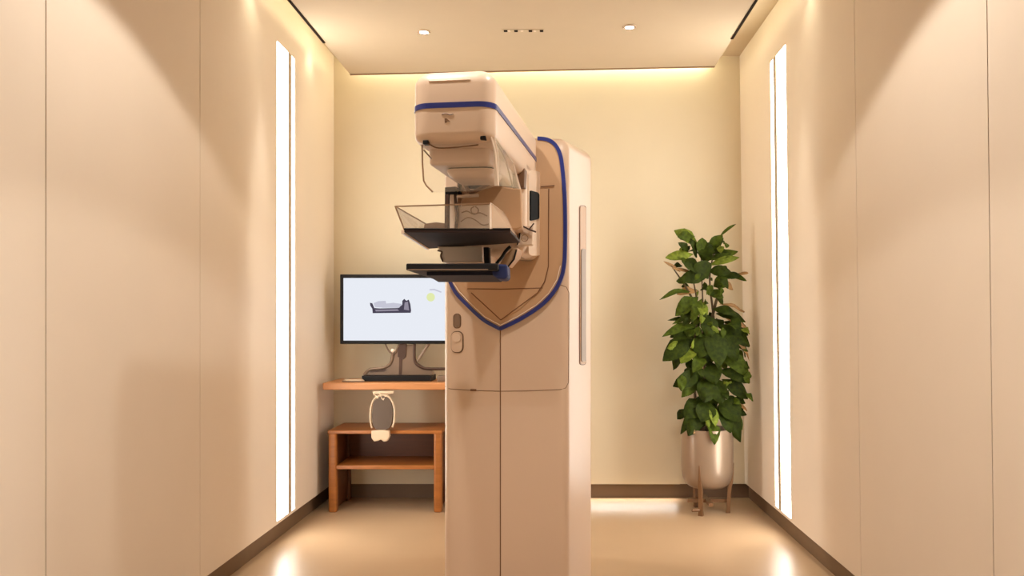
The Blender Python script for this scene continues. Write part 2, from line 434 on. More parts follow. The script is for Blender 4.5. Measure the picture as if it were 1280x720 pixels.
# long inset on the right side of the column
s1 = rr_on('side_slot', 724.5, 258, 731.5, 455, 2.5, 'shell2', .002)
rr_on('lower_cover', 725.5, 311, 731, 452, 2.5, 'taupe', .004, .002, parent=s1)
rr_on('rim', 724, 257, 732, 456, 3, 'seam', ring=.0012, parent=s1)

# tube head
HX0, HX1, HY0, HY1, HZ0, HZ1 = -.102, .153, -.88, -.02, 1.655, 1.872
hp = rpoly([(HX0, HY0), (HX1, HY0), (HX1, HY1), (HX0, HY1)], [.062, .05, .04, .04], 8)
bm = bmesh.new(); rblock(bm, hp, HZ0, HZ1, .045, .03, 7)
head = obj('tube_head', bm, M['shell'], mach, smooth=30)
def hoop(pl, z, hgt, out, th, i0, i1):
    P = inset2(pl, -out); P2 = inset2(pl, th)
    idx = range(i0, i1); bm = bmesh.new()
    rings = [[(P[i].x, P[i].y, z-hgt/2), (P[i].x, P[i].y, z+hgt/2), (P2[i].x, P2[i].y, z+hgt/2), (P2[i].x, P2[i].y, z-hgt/2)] for i in idx]
    loft(bm, rings); return bm
N = len(hp); hp2 = hp[-9:]+hp[:-9]      # begin at the rear-left corner
obj('head_trim', hoop(hp2, 1.763, .016, .0022, .004, 5, 9+9+9+2), M['blue'], head)
# top grip lip and small maker's marks on the front
def hf(px, py, d=0): p = Lp(px, py, HY0); return Vector((p.x, HY0-d, p.z))
a, b = hf(536, 101), hf(588, 97)
bm = bmesh.new(); prism(bm, [(a.x, HY0+.012, a.z-.004), (b.x, HY0+.012, a.z-.004), (b.x, HY0+.012, a.z+.001), (a.x, HY0+.012, a.z+.001)], (0, -.0135, 0)); obj('grip_lip', bm, M['shell'], head, bevel=.002)
bm = bmesh.new(); P = smooth_path([hf(552, 143.2, .001), hf(557, 142, .001), hf(562, 143.5, .001), hf(567, 142.3, .001)], 4); tube(bm, P, [.0006]+[.0016]*(len(P)-2)+[.0006], 6); obj('emblem', bm, M['brown'], head)
bm = bmesh.new(); prism(bm, [hf(556, 148), hf(558.2, 148), hf(562.5, 151.5), hf(559, 151.5), hf(558, 153.5), hf(556, 153.5)], (0, -.0015, 0)); obj('emblem', bm, M['brown'], head)
# chin details and collimator
bm = bmesh.new(); P = smooth_path([Lp(531, 177, -.86), Lp(538, 181, -.868), Lp(548, 185, -.86), (Lp(572, 184, -.86)), Lp(598, 181, -.86)], 5); tube(bm, P, .0022, 6); obj('chin_line', bm, M['brown'], head)
for a, b, c, d in ((529, 175.5, 536, 180.5), (600.5, 170, 607.5, 175)):
    bm = bmesh.new(); p, q = Lp(a, d, -.868), Lp(c, b, -.868); box(bm, p.x, q.x, -.874, -.85, p.z, q.z); obj('clip', bm, M['black'], head, bevel=.002)
pl = rpoly([(-.075, -.78), (.118, -.78), (.118, -.36), (-.075, -.36)], .02, 5)
bm = bmesh.new(); rblock(bm, pl, 1.606, 1.66, 0, .012); obj('collimator', bm, M['shell'], mach, smooth=30)
pl = rpoly([(-.03, -.735), (.118, -.735), (.118, -.57), (-.03, -.57)], .03, 5)
bm = bmesh.new(); rblock(bm, pl, 1.596, 1.607, 0, 0); obj('collimator_gap', bm, M['black'], mach)
bm = bmesh.new(); rblock(bm, inset2(pl, -.003), 1.572, 1.597, .004, .03); obj('collimator_base', bm, M['shell'], mach, smooth=30)

# upright of the C-arm
ap = rpoly([(HX0, -.31), (HX1, -.31), (HX1, .03), (HX0, .03)], [.03, .03, .02, .02], 6)
bm = bmesh.new(); rblock(bm, ap, 1.365, 1.70, 0, .04, 6); arm = obj('arm_upright', bm, M['cream'], mach, smooth=30)
sidef = lambda x, y, off=0: None
def sp(px, py, off=.0):          # sight line meets the arm's right side
    dx = (px-VX)/F; lx = HX1+off
    t = (lx+CX*ca-CY*sa)/(dx*ca-sa)
    return loc((t*dx, t, EYE+(VY-py)/F*t))
def side_poly(name, pts, m, off, th, r=0, parent=arm):
    out = rpoly(pts, r, 6) if r else [Vector(p) for p in pts]
    P = [sp(v[0], v[1], 0) for v in out]; bm = bmesh.new()
    loft(bm, [[(HX1+off, p.y, p.z) for p in P], [(HX1+off+th, p.y, p.z) for p in P]]); return obj(name, bm, M[m], parent, bevel=.002)
side_poly('side_cover', [(659, 212), (675, 215), (675, 320), (659, 320)], 'cream', -.004, .010, [5, 5, 5, 5])
side_poly('dark_side_panel', [(660, 238), (671, 241), (671, 274), (660, 276)], 'teal', .004, .007, [1, 4, 3, 1])

# compression carriage in front of the upright
P = [Lp(x, y, -.47) for x, y in ((576, 250), (588, 243), (600, 234), (618, 231), (640, 235), (651.5, 235.5), (652.5, 284), (646, 287), (576, 287))]
bm = bmesh.new(); prism(bm, P, (-sa*.18, ca*.18, 0)); obj('carriage', bm, M['shell2'], mach, bevel=.005)
P = [Lp(x, y, -.36) for x, y in ((557, 200), (572, 200), (572, 290), (557, 290))]
bm = bmesh.new(); prism(bm, P, (0, .1, 0)); obj('guide_rail', bm, M['shell'], mach, bevel=.003)
def barp(name, pts, r, m, parent=mach, n=8):
    bm = bmesh.new(); tube(bm, pts, r, n); return obj(name, bm, M[m], parent)
barp('rod', [Lp(575, 222, -.50), Lp(575, 246, -.50)], .006, 'black')
P = [Lp(x, y, -.52) for x, y in ((556, 234), (570, 233), (570.5, 242.5), (556, 243))]
bm = bmesh.new(); prism(bm, P, (0, .04, 0)); obj('rod_clamp', bm, M['black'], mach, bevel=.002)
P = [Lp(x, y, -.52) for x, y in ((556, 243), (561, 243), (559.5, 288), (555.5, 288))]
bm = bmesh.new(); prism(bm, P, (0, .03, 0)); obj('rod', bm, M['taupd'], mach, bevel=.001)
barp('rod', smooth_path([Lp(568.5, 243, -.51), Lp(570.5, 258, -.51), Lp(571.5, 270, -.51), Lp(570, 288, -.51)], 4), .005, 'taupd')
P = [Lp(x, y, -.515) for x, y in ((562, 243), (567, 243), (569, 270), (568, 288), (562, 288))]
bm = bmesh.new(); prism(bm, P, (0, .03, 0)); obj('rod_cover', bm, M['cream'], mach, bevel=.001)
P = [Lp(x, y, -.50) for x, y in ((573, 258), (612, 256), (613, 288), (573, 288))]
bm = bmesh.new(); prism(bm, P, (0, .035, 0)); cc = obj('carriage_cover', bm, M['cream'], mach, bevel=.004)
for q in ([(577, 266), (584, 264), (592, 268), (600, 266), (609, 270)], [(576, 277), (585, 272), (594, 275), (603, 281), (611, 280)], [(594, 258), (598, 262), (596, 267), (590, 266), (589, 261), (593, 258)]):
    barp0 = bmesh.new(); tube(barp0, smooth_path([Lp(x, y, -.501) for x, y in q], 4), .0022, 6); obj('cover_groove', barp0, M['edge'], cc)
# handle knobs between collimator and carriage
bm = bmesh.new(); c = Lp(595, 231, -.55)
for (r, z) in (): pass
tube(bm, [c+Vector((-.016, -.02, -.004)), c+Vector((.016, .02, .006))], [.013, .016], 14); obj('knob', bm, M['bluedark'], mach, bevel=.002)
bm = bmesh.new(); tube(bm, smooth_path([Lp(577, 224, -.56), Lp(582, 232, -.56), Lp(588, 240, -.56), Lp(602, 235, -.56), Lp(612, 229, -.56)], 4), .007, 8); obj('handle_arm', bm, M['brown'], mach)
bm = bmesh.new(); tube(bm, [Lp(572, 246, -.53), Lp(598, 244, -.53)], .006, 8); obj('cross_bar', bm, M['cream'], mach)

# clear face shield hanging from the head
fs = [(527.5, 181), (528, 205), (529.5, 226), (533, 232), (541, 240), (600, 238), (622, 232), (620, 190), (614, 171)]
P = [Lp(x, y, -.85) for x, y in fs]
bm = bmesh.new(); prism(bm, P, (0, .003, 0)); sh = obj('face_shield', bm, M['acryl'], mach, smooth=0)
bm = bmesh.new(); tube(bm, [Lp(x, y, -.851) for x, y in fs[:5]], .0026, 6); obj('shield_edge', bm, M['edge'], sh)
P = [Lp(x, y, -.845) for x, y in ((613, 170), (617, 190), (618, 232), (623.5, 232), (622.5, 190), (618, 171))]
bm = bmesh.new(); prism(bm, P, (0, .006, 0)); obj('shield_edge_glint', bm, M['edgel'], sh, smooth=0)  # opaque cream bar standing for the reflection on the pane's right edge
bm = bmesh.new(); tube(bm, [Lp(x, y, -.853) for x, y in ((613.5, 170), (619, 190), (622.5, 231))], .0026, 6); obj('shield_edge', bm, M['edgel'], sh)
bm = bmesh.new(); tube(bm, smooth_path([Lp(620, 178, -.80), Lp(630, 195, -.7), Lp(638, 222, -.6), Lp(641, 233, -.58)], 4), .003, 6); obj('shield_edge', bm, M['edge'], sh)
# right-hand cheek of the shield going back
P = [Lp(618, 171, -.84), Lp(623.5, 232, -.84), Lp(650, 236, -.55), Lp(641, 203, -.55)]
bm = bmesh.new(); prism(bm, P, (.003, 0, 0)); obj('shield_cheek', bm, M['acryl'], sh, smooth=0)
bm = bmesh.new(); tube(bm, [P[0], P[3], P[2]], .0032, 6); obj('shield_edge', bm, M['edgel'], sh)
P = [Lp(530, 188, -.84), Lp(545, 203, -.74), Lp(567, 215, -.62)]
barp('shield_rail', smooth_path(P, 5), .0022, 'brown', sh)
P = [Lp(x, y, -.335) for x, y in ((641, 214), (648, 202), (656, 211), (655, 234), (641, 236))]
bm = bmesh.new(); prism(bm, P, (0, .05, 0)); obj('arm_front_shade', bm, M['brown'], mach, bevel=.003)  # brown block painting the arm front as shadowed

# compression paddle: dark plate with clear upstand walls
hp0 = 1.392
PN = [Lh(505, 290.5, hp0), Lh(638, 290.5, hp0), Lh(650, 303.5, hp0), Lh(536, 311, hp0)]
for q in PN: q.z = hp0
bm = bmesh.new(); prism(bm, PN, (0, 0, .010)); pad = obj('compression_plate', bm, M['plate'], mach, bevel=.002)
bm = bmesh.new(); tube(bm, [PN[0]+Vector((-.004, 0, .002)), PN[3]+Vector((-.004, 0, .002))], .007, 6); obj('plate_edge', bm, M['edgel'], pad)
n0 = Lh(494, 258, 1.47); n1 = Lh(613, 254.5, 1.482); f0 = Lh(536, 282, 1.47); f1 = Lh(643, 285, 1.47)
b0, b1_, b3 = PN[0].copy(), Lh(613, 290, hp0), PN[3].copy(); b2_ = Lh(645, 303, hp0)
for q in (b0, b1_, b3, b2_): q.z = hp0+.010
bm = bmesh.new(); prism(bm, [b0, b1_, n1, n0], (0, .004, 0)); box_ = obj('paddle_wall', bm, M['acryl'], pad, smooth=0)
bm = bmesh.new(); prism(bm, [b0, b3, f0, n0], (.004, 0, 0)); obj('paddle_wall', bm, M['acryl'], pad, smooth=0)
mid = n1.lerp(f1, .45)+Vector((0, 0, .012))
bm = bmesh.new(); prism(bm, [b1_, b2_, f1, mid, n1], (.004, 0, 0)); obj('paddle_cheek', bm, M['milk'], pad, smooth=0)
barp('rim', [n1, n0, f0], .0024, 'edge', pad); barp('rim', [n0, b0], .0024, 'edge', pad)
barp('rim', [b1_, n1, mid, f1, b2_], .0032, 'edgel', pad)
barp('plate_lip', [PN[0]+Vector((0, -.001, .010)), PN[1]+Vector((0, -.001, .010))], .003, 'black', pad)
P = [Lp(x, y, -.50) for x, y in ((529, 286), (531, 279.5), (545, 277.5), (556, 279), (556, 287))]
bm = bmesh.new(); prism(bm, P, (0, .06, 0)); obj('paddle_clamp', bm, M['brown'], mach, bevel=.002)

# breast support table
hb = 1.277
def slab(name, pts, h0, h1, m, bev=.003, parent=mach):
    P = [loc((x, y, h0)) for x, y in pts]; bm = bmesh.new(); prism(bm, P, (0, 0, h1-h0)); return obj(name, bm, M[m], parent, bevel=bev)
sup = slab('breast_support', [(-.452, 2.45), (-.17, 2.44), (-.17, 2.96), (-.447, 2.96)], hb, hb+.021, 'black', .004)
slab('support_highlight', [(-.447, 2.4465), (-.20, 2.437), (-.20, 2.4415), (-.447, 2.451)], hb+.0005, hb+.0035, 'taupe', .0005, sup)  # grey strip painting the highlight along the lower front edge
slab('underside_tray', [(-.40, 2.52), (-.19, 2.50), (-.19, 2.94), (-.425, 2.94)], hb-.012, hb+.002, 'bluedark', .003, sup)
P = [Lp(x, y, -.74) for x, y in ((604, 333), (609, 329.5), (634, 330.5), (635, 346), (631, 349), (622, 348.5), (611, 340))]
bm = bmesh.new(); prism(bm, P, (-sa*.15, ca*.15, 0)); obj('blue_end_handle', bm, M['bluecap'], sup, bevel=.006)
# struts between paddle, support and arm
P = [Lp(x, y, -.45) for x, y in ((604, 309), (611, 309), (611.5, 331), (605, 331))]
bm = bmesh.new(); prism(bm, P, (0, .03, 0)); obj('strut', bm, M['black'], mach, bevel=.002)
barp('strut', smooth_path([Lp(638, 308, -.45), Lp(632, 314, -.45), Lp(627, 322, -.46), Lp(621, 329, -.48)], 4), [.006+.0*i for i in range(13)], 'black')
P = [Lp(x, y, -.42) for x, y in ((632, 318), (640, 311), (647, 310), (645, 320), (634, 333), (624, 331))]
bm = bmesh.new(); prism(bm, P, (0, .10, 0)); obj('lower_arm', bm, M['shell2'], mach, bevel=.003)
barp('strut', [Lp(645.5, 312, -.43), Lp(642.5, 324, -.43), Lp(634.5, 334, -.43)], .0032, 'black')
P = [Lp(x, y, -.40) for x, y in ((546, 308), (603, 308), (603, 327), (553, 328), (549, 322), (551, 316))]
bm = bmesh.new(); prism(bm, P, (0, .36, 0)); obj('support_bracket', bm, M['edgel'], mach, bevel=.004)
barp('bracket_edge', smooth_path([Lp(547, 313, -.402), Lp(552, 315, -.402), Lp(551, 320, -.402), Lp(553.5, 327, -.402)], 4), .003, 'brown')
P = [Lp(x, y, -.335) for x, y in ((651, 283), (667, 281), (665, 306), (646, 308))]
bm = bmesh.new(); prism(bm, P, (0, .04, 0)); lk = obj('lock_cover', bm, M['cream'], mach, bevel=.004)
barp('lever', smooth_path([Lp(651, 282, -.345), Lp(656, 284, -.345), Lp(662, 287, -.345), Lp(670, 290, -.345)], 3), .003, 'taupd', lk)
barp('lever', [Lp(662, 286, -.345), Lp(667.5, 279, -.345)], .0025, 'taupd', lk)
c = Lp(656, 297.5, -.341); bm = bmesh.new(); tube(bm, [c+Vector((.012*math.cos(q), 0, .012*math.sin(q))) for q in [2*PI*k/18 for k in range(18)]], .0014, 6, closed=True); obj('lock_ring', bm, M['edge'], lk)
barp('lever', [Lp(650.5, 284, -.345), Lp(649, 298, -.345), Lp(646.5, 306, -.345)], .0025, 'black', lk)

# ------------------------------------------------------------------ desk corner
# wooden low cabinet
t = thing('wooden_side_table', 'low orange-brown wooden side table with one shelf under the floating desk', 'side table', (-.99, 4.88, 0))
def lb(x0, x1, y0, y1, z0, z1): 
    bm = bmesh.new(); box(bm, x0+.99, x1+.99, y0-4.88, y1-4.88, z0, z1); return bm
xa, xb = -1.322, -.656; yf0, yb0 = 4.69, 5.05
obj('top', lb(xa-.002, xb+.002, yf0-.004, yb0, .462, .482), M['wood'], t, bevel=.004)
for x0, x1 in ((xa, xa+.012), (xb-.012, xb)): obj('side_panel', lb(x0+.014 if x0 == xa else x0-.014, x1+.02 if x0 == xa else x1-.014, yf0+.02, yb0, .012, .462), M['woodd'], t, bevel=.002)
for x0 in (xa, xb-.048):
    bm = bmesh.new(); pl = rpoly(rect(x0+.99, x0+.99+.048, yf0-4.88, yf0-4.88+.05), .014, 5); rblock(bm, pl, 0, .462, 0, .008); obj('leg', bm, M['wood'], t, smooth=30)
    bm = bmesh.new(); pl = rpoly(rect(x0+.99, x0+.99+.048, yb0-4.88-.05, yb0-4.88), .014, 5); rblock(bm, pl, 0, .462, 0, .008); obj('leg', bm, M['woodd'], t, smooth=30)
obj('shelf', lb(xa+.046, xb-.046, yf0+.004, yb0-.01, .253, .276), M['wood'], t, bevel=.003)
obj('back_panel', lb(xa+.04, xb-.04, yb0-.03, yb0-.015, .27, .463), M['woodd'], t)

# floating desk
t = thing('floating_desk', 'thin pale orange wooden desk shelf under the monitor, higher than the low side table', 'desk', (-.9, 4.87, .72))
dz = .72; bm = bmesh.new()
P = [(-1.357+.9, 4.70-4.87, 0), (-.36+.9, 4.70-4.87, 0), (-.36+.9, 4.68-4.87, .012), (-.36+.9, 4.68-4.87, .044), (-1.345+.9, 4.68-4.87, .044), (-1.362+.9, 4.68-4.87, .028)]
box(bm, -1.352+.9, -.36+.9, 4.68-4.87, 5.058-4.87, 0, .042); obj('desktop', bm, M['woodl'], t, bevel=.007)
bm = bmesh.new(); box(bm, .50, .525, 4.73-4.87, 5.05-4.87, -.72, .001); obj('leg', bm, M['woodl'], t, bevel=.003)

# monitor
DT = .762; MY = 4.83
m0, m1 = W(425, 430, MY), W(581, 343, MY); mc = (m0.x+m1.x)/2
t = thing('monitor', 'wide black-framed computer monitor with a white glowing screen on the desk', 'monitor', (mc, MY, DT))
def mb(x0, x1, y0, y1, z0, z1): bm = bmesh.new(); box(bm, x0-mc, x1-mc, y0-MY, y1-MY, z0-DT, z1-DT); return bm
obj('casing', mb(m0.x, m1.x, MY, MY+.03, m0.z, m1.z), M['black'], t, bevel=.003)
s0, s1 = W(429.4, 425.7, MY), W(577, 347.6, MY)
scr = obj('screen', mb(s0.x, s1.x, MY-.0015, MY+.002, s0.z, s1.z), M['screen'], t, smooth=0)
def pic(name, pts, m, d=.003):
    P = [W(x, y, MY) for x, y in pts]; bm = bmesh.new(); prism(bm, [(p.x-mc, -d, p.z-DT) for p in P], (0, .0012, 0)); return obj(name, bm, M[m], scr, smooth=0)
pic('screen_picture', [(462.5, 378.5), (465.5, 379), (468, 385), (475, 385.5), (497, 385), (503, 381), (503, 376), (505.5, 373.5), (508, 376), (511, 374.5), (513, 380), (514, 388), (513.5, 391), (466, 391.5), (465.5, 386), (463, 382)], 'img1')
pic('screen_picture', [(467, 379), (473, 376.5), (482, 376), (483, 380), (478, 384.5), (469, 384)], 'img3', .0036)
pic('screen_picture', [(478, 380), (492, 378.5), (503, 380), (499, 384.8), (478, 384.8)], 'img3', .0036)
pic('screen_picture', [(469, 387), (497, 386.5), (499, 388.5), (470, 389.3)], 'img2', .0036)
pic('screen_picture', [(506, 378), (510, 377), (511.5, 388), (505, 387)], 'img2', .0036)
pic('screen_icon', [(538.5+5.2*math.cos(2*PI*k/20), 371.5+5.4*math.sin(2*PI*k/20)) for k in range(20)], 'img4', .0036)
pic('screen_line', [(537, 361.5), (543, 361), (552, 364.5), (551.5, 366), (543, 362.8), (537, 363)], 'img3', .0036)
# stand of the monitor
SYF = MY+.0
def sf(pts, y, d, name, m, bev=.003, parent=t):
    P = [W(x, yy, y) for x, yy in pts]; bm = bmesh.new(); prism(bm, [(p.x-mc, y-MY, p.z-DT) for p in P], (0, d, 0)); return obj(name, bm, M[m], parent, bevel=bev)
sf([(497, 431), (517, 431), (517, 447), (520.5, 454), (528, 459), (540, 463), (542, 470.5), (454, 470.5), (459, 463.5), (466, 460), (479, 459), (486, 455), (489.5, 448), (490.5, 440), (497, 437)], MY+.035, .06, 'stand_body', 'taupe')
sf([(497.5, 428), (508, 428), (507, 446), (504, 449), (497, 446)], MY+.028, .012, 'neck_plate', 'taupd', .001)
sf([(499, 447), (503, 447), (502, 470), (498.5, 470)], MY+.032, .008, 'stand_rib', 'taupd', .001)
sf([(463, 462.5), (481, 461), (484, 462), (480, 464.5), (462.5, 465.5)], MY+.031, .008, 'stand_slot', 'taupd', .001)
b = W(453, 477.5, MY-.03); c = W(540, 470.5, MY-.03)
obj('foot', mb(b.x, c.x, MY-.045, MY+.13, DT+.0005, DT+.034), M['black'], t, bevel=.003)
def wt(pts, y, r, name, m, parent=t):
    P = [W(x, yy, y) for x, yy in pts]; bm = bmesh.new(); tube(bm, smooth_path([(p.x-mc, y-MY, p.z-DT) for p in P], 5), r, 8); return obj(name, bm, M[m], parent)
wt([(518, 428), (518, 447), (520, 454), (527, 459), (537, 461), (570, 461)], MY+.03, .009, 'frame_tube', 'taupd')
wt([(537, 428), (530, 439), (522, 451)], MY+.03, .009, 'frame_tube', 'taupe')
wt([(491, 438), (489.5, 450), (485, 457), (476, 460.5), (462, 462), (455, 469)], MY+.03, .009, 'frame_tube', 'taupe')
wt([(481, 428), (484, 435), (488, 441), (494, 441), (497, 434), (500, 428)], MY+.028, .005, 'hinge_loop', 'taupe')
c = W(491, 438, MY+.02); bm = bmesh.new(); bmesh.ops.create_uvsphere(bm, u_segments=14, v_segments=8, radius=.013, matrix=Matrix.Translation((c.x-mc, .02, c.z-DT))); obj('hinge_knob', bm, M['edgel'], t)

# coiled cable and small box on the desk
t = thing('coiled_cable', 'small pale coiled cable lying at the left end of the desk', 'cable', (-1.19, 4.76, DT))
bm = bmesh.new()
for r, z in ((.055, .005), (.048, .011), (.04, .007)): tube(bm, [(r*1.1*math.cos(q), r*.45*math.sin(q), z+.002*math.sin(3*q)) for q in [2*PI*k/28 for k in range(28)]], .004, 6, closed=True)
obj('cable_loop', bm, M['bone'], t)
bm = bmesh.new(); tube(bm, smooth_path([(-.064, -.012, .004), (-.04, -.028, .004), (.02, -.032, .004), (.07, -.028, .004)], 5), .0035, 6); obj('cable_end', bm, M['cable'], t)
bm = bmesh.new(); pl = rpoly(rect(-.03, .03, -.03, .03), .008, 4); rblock(bm, pl, 0, .035, .006, .002)
o = obj('small_box', bm, M['cable'], None, smooth=30); o.location = (-.665, 4.80, DT)
tag(o, 'small grey box on the desk right of the monitor foot', 'box')

# hanging handheld unit
HY = 4.655; c = W(479, 515, HY)
t = thing('hanging_handset', 'oval grey handset with pale frame hanging from the desk edge', 'handset', (c.x, HY, c.z))
def hl(px, py, d=0): p = W(px, py, HY); return Vector((p.x-c.x, d, p.z-c.z))
body = [(466, 512), (467, 504), (471, 498), (477, 495.5), (484, 496.5), (489, 502), (491, 511), (491, 522), (489.5, 531), (484, 536.5), (471, 536.5), (466.5, 531), (465.5, 520)]
P = smooth_path([hl(*p) for p in body+[body[0]]], 3)[:-1]
bm = bmesh.new(); prism(bm, [p+Vector((0, -.008, 0)) for p in P], (0, .022, 0)); obj('grey_body', bm, M['grey'], t, bevel=.003)
fr = [(465, 535), (463, 525), (463.3, 512), (465.5, 503), (470, 497), (478, 494), (486, 496.5), (490.5, 503), (493, 513), (492.8, 525), (490.5, 534)]
bm = bmesh.new(); tube(bm, smooth_path([hl(*p) for p in fr], 4), .0055, 8); obj('pale_frame', bm, M['bone'], t)
lob = [(464.5, 538), (478, 537), (487, 538), (488, 545), (485, 551), (480, 552), (476.5, 549), (473, 551), (468, 551.5), (464.5, 547)]
bm = bmesh.new(); prism(bm, [hl(*p)+Vector((0, -.014, 0)) for p in lob], (0, .03, 0)); obj('pale_grip', bm, M['bone'], t, bevel=.006)
bm = bmesh.new(); prism(bm, [hl(465.5, 489.2), hl(492, 488.8), hl(491.5, 492), (hl(466, 492.5))], (0, .02, 0)); obj('hook_bar', bm, M['bone'], t, bevel=.002)
for a, b in (((467, 492), (473, 498)), ((474, 492), (478.5, 499)), ((484, 492), (479, 500))):
    bm = bmesh.new(); tube(bm, [hl(*a), hl(*b, -.006)], .0045, 8); obj('hook_strap', bm, M['bone'], t)

# ------------------------------------------------------------------ plant
PY = 4.72; pc = (884-VX)/F*PY
plant = thing('potted_plant', 'tall leafy green potted plant in a grey pot in the right back corner', 'plant', (pc, PY, 0))
sc = PY/F
def pz(py): return EYE+(VY-py)*sc
bm = bmesh.new(); r = 32*sc
lathe(bm, [(.045, pz(608)), (r*.70, pz(607)), (r*.86, pz(603)), (r*.95, pz(596)), (r*.985, pz(588)), (r, pz(575)), (r, pz(550)), (r*.985, pz(535)), (r*.93, pz(535)), (r*.93, pz(542)), (.01, pz(542))], 48)
obj('pot', bm, M['pot'], plant)
bm = bmesh.new(); lathe(bm, [(r*.9, pz(546)), (r*.9, pz(541)), (.01, pz(540))], 32); obj('soil', bm, M['soil'], plant)
for k in range(3):
    q = math.radians((-118, -14, 112)[k]); cs, sn = math.cos(q), math.sin(q); R0 = r*.93
    bm = bmesh.new()
    d = Vector((cs, sn, 0)); n = Vector((-sn, cs, 0))
    top = Vector((0, 0, pz(577)))+d*(r*1.0); 
    rings = []
    for h, ro, w, tk in ((pz(577), r*1.02, .003, .004), (pz(590), r*1.01, .007, .008), (pz(600), r*.99, .010, .012), (pz(608), r*.93, .012, .014), (.03, r*.88, .012, .014), (.0, r*.88, .014, .016)):
        c0 = d*ro+Vector((0, 0, h)); rings.append([c0-n*w, c0+n*w, c0+n*w-d*tk*1.6, c0-n*w-d*tk*1.6])
    loft(bm, rings); obj('stand_leg', bm, M['stand'], plant, bevel=.002)
bm = bmesh.new(); box(bm, -r*.78, r*.78, -.012, .012, .055, .075); box(bm, -.012, .012, -r*.78, r*.78, .0555, .0755); obj('stand_cross', bm, M['stand'], plant)
q = math.radians(-118); d = Vector((math.cos(q), math.sin(q), 0))*r*.88
bm = bmesh.new(); tube(bm, [d+Vector((-.005, 0, .035)), d+Vector((-.05, -.01, .035))], .009, 10); obj('stand_peg', bm, M['stand'], plant, bevel=.002)
# stems
def PP(px, py, dy=0):
    x = (px-884)*sc; x = x if x < .225 else .225+(x-.225)*.5
    return Vector((x, dy, pz(py)))
bm = bmesh.new()
stems = [[PP(884, 545), PP(882, 480, .01), PP(879, 420, -.01), PP(878, 365), PP(876, 315)],
         [PP(892, 545, .03), PP(898, 480, .03), PP(893, 400, .02), PP(888, 350, .02), PP(893, 318, .02), PP(905, 290, .03)],
         [PP(874, 545, -.02), PP(868, 500, -.03), PP(866, 440, -.04), PP(871, 390, -.02), PP(866, 350, -.01), PP(856, 322, 0)],
         [PP(890, 400, .02), PP(905, 352, .03), PP(925, 342, .03), PP(938, 341, .03)],
         [PP(878, 400), PP(858, 362, -.03), PP(836, 330, -.04)]]
for s in stems:
    S = smooth_path(s, 6); tube(bm, S, [.010-.0075*i/(len(S)-1) for i in range(len(S))], 7)
obj('stem', bm, M['bark'], plant)
# leaves
fb = bmesh.new()
def leaf(base, tip, wid, nrm, droop=.15, mi=0, fold=.25, wave=.0):
    base, tip = Vector(base), Vector(tip); ax = tip-base; Ln = ax.length
    if Ln < 1e-4: return
    ax.normalize(); nrm = Vector(nrm); nrm = (nrm-ax*nrm.dot(ax))
    if nrm.length < 1e-3: nrm = ax.orthogonal()
    nrm.normalize(); sd = ax.cross(nrm)
    prof = [.05, .42, .78, .97, 1.0, .86, .55, .04]
    rows = []
    for i, w in enumerate(prof):
        s = i/(len(prof)-1); c0 = base+ax*Ln*s+Vector((0, 0, -1))*droop*Ln*(s*s-s*.6)*1.2+nrm*Ln*.10*math.sin(PI*s)
        ww = wid/2*w; row = []
        for k, u in enumerate((-1, -.5, 0, .5, 1)):
            q = c0+sd*ww*u*(1+(random.uniform(-.07, .07) if abs(u) == 1 else 0))+nrm*(abs(u)*ww*fold+wave*Ln*.06*math.sin(9*s+u*3))
            if q.x > .23: q.x = .23+(q.x-.23)*.38
            row.append(fb.verts.new(q))
        rows.append(row)
    for a, b in zip(rows, rows[1:]):
        for k in range(4):
            f = fb.faces.new((a[k], a[k+1], b[k+1], b[k])); f.material_index = mi; f.smooth = True
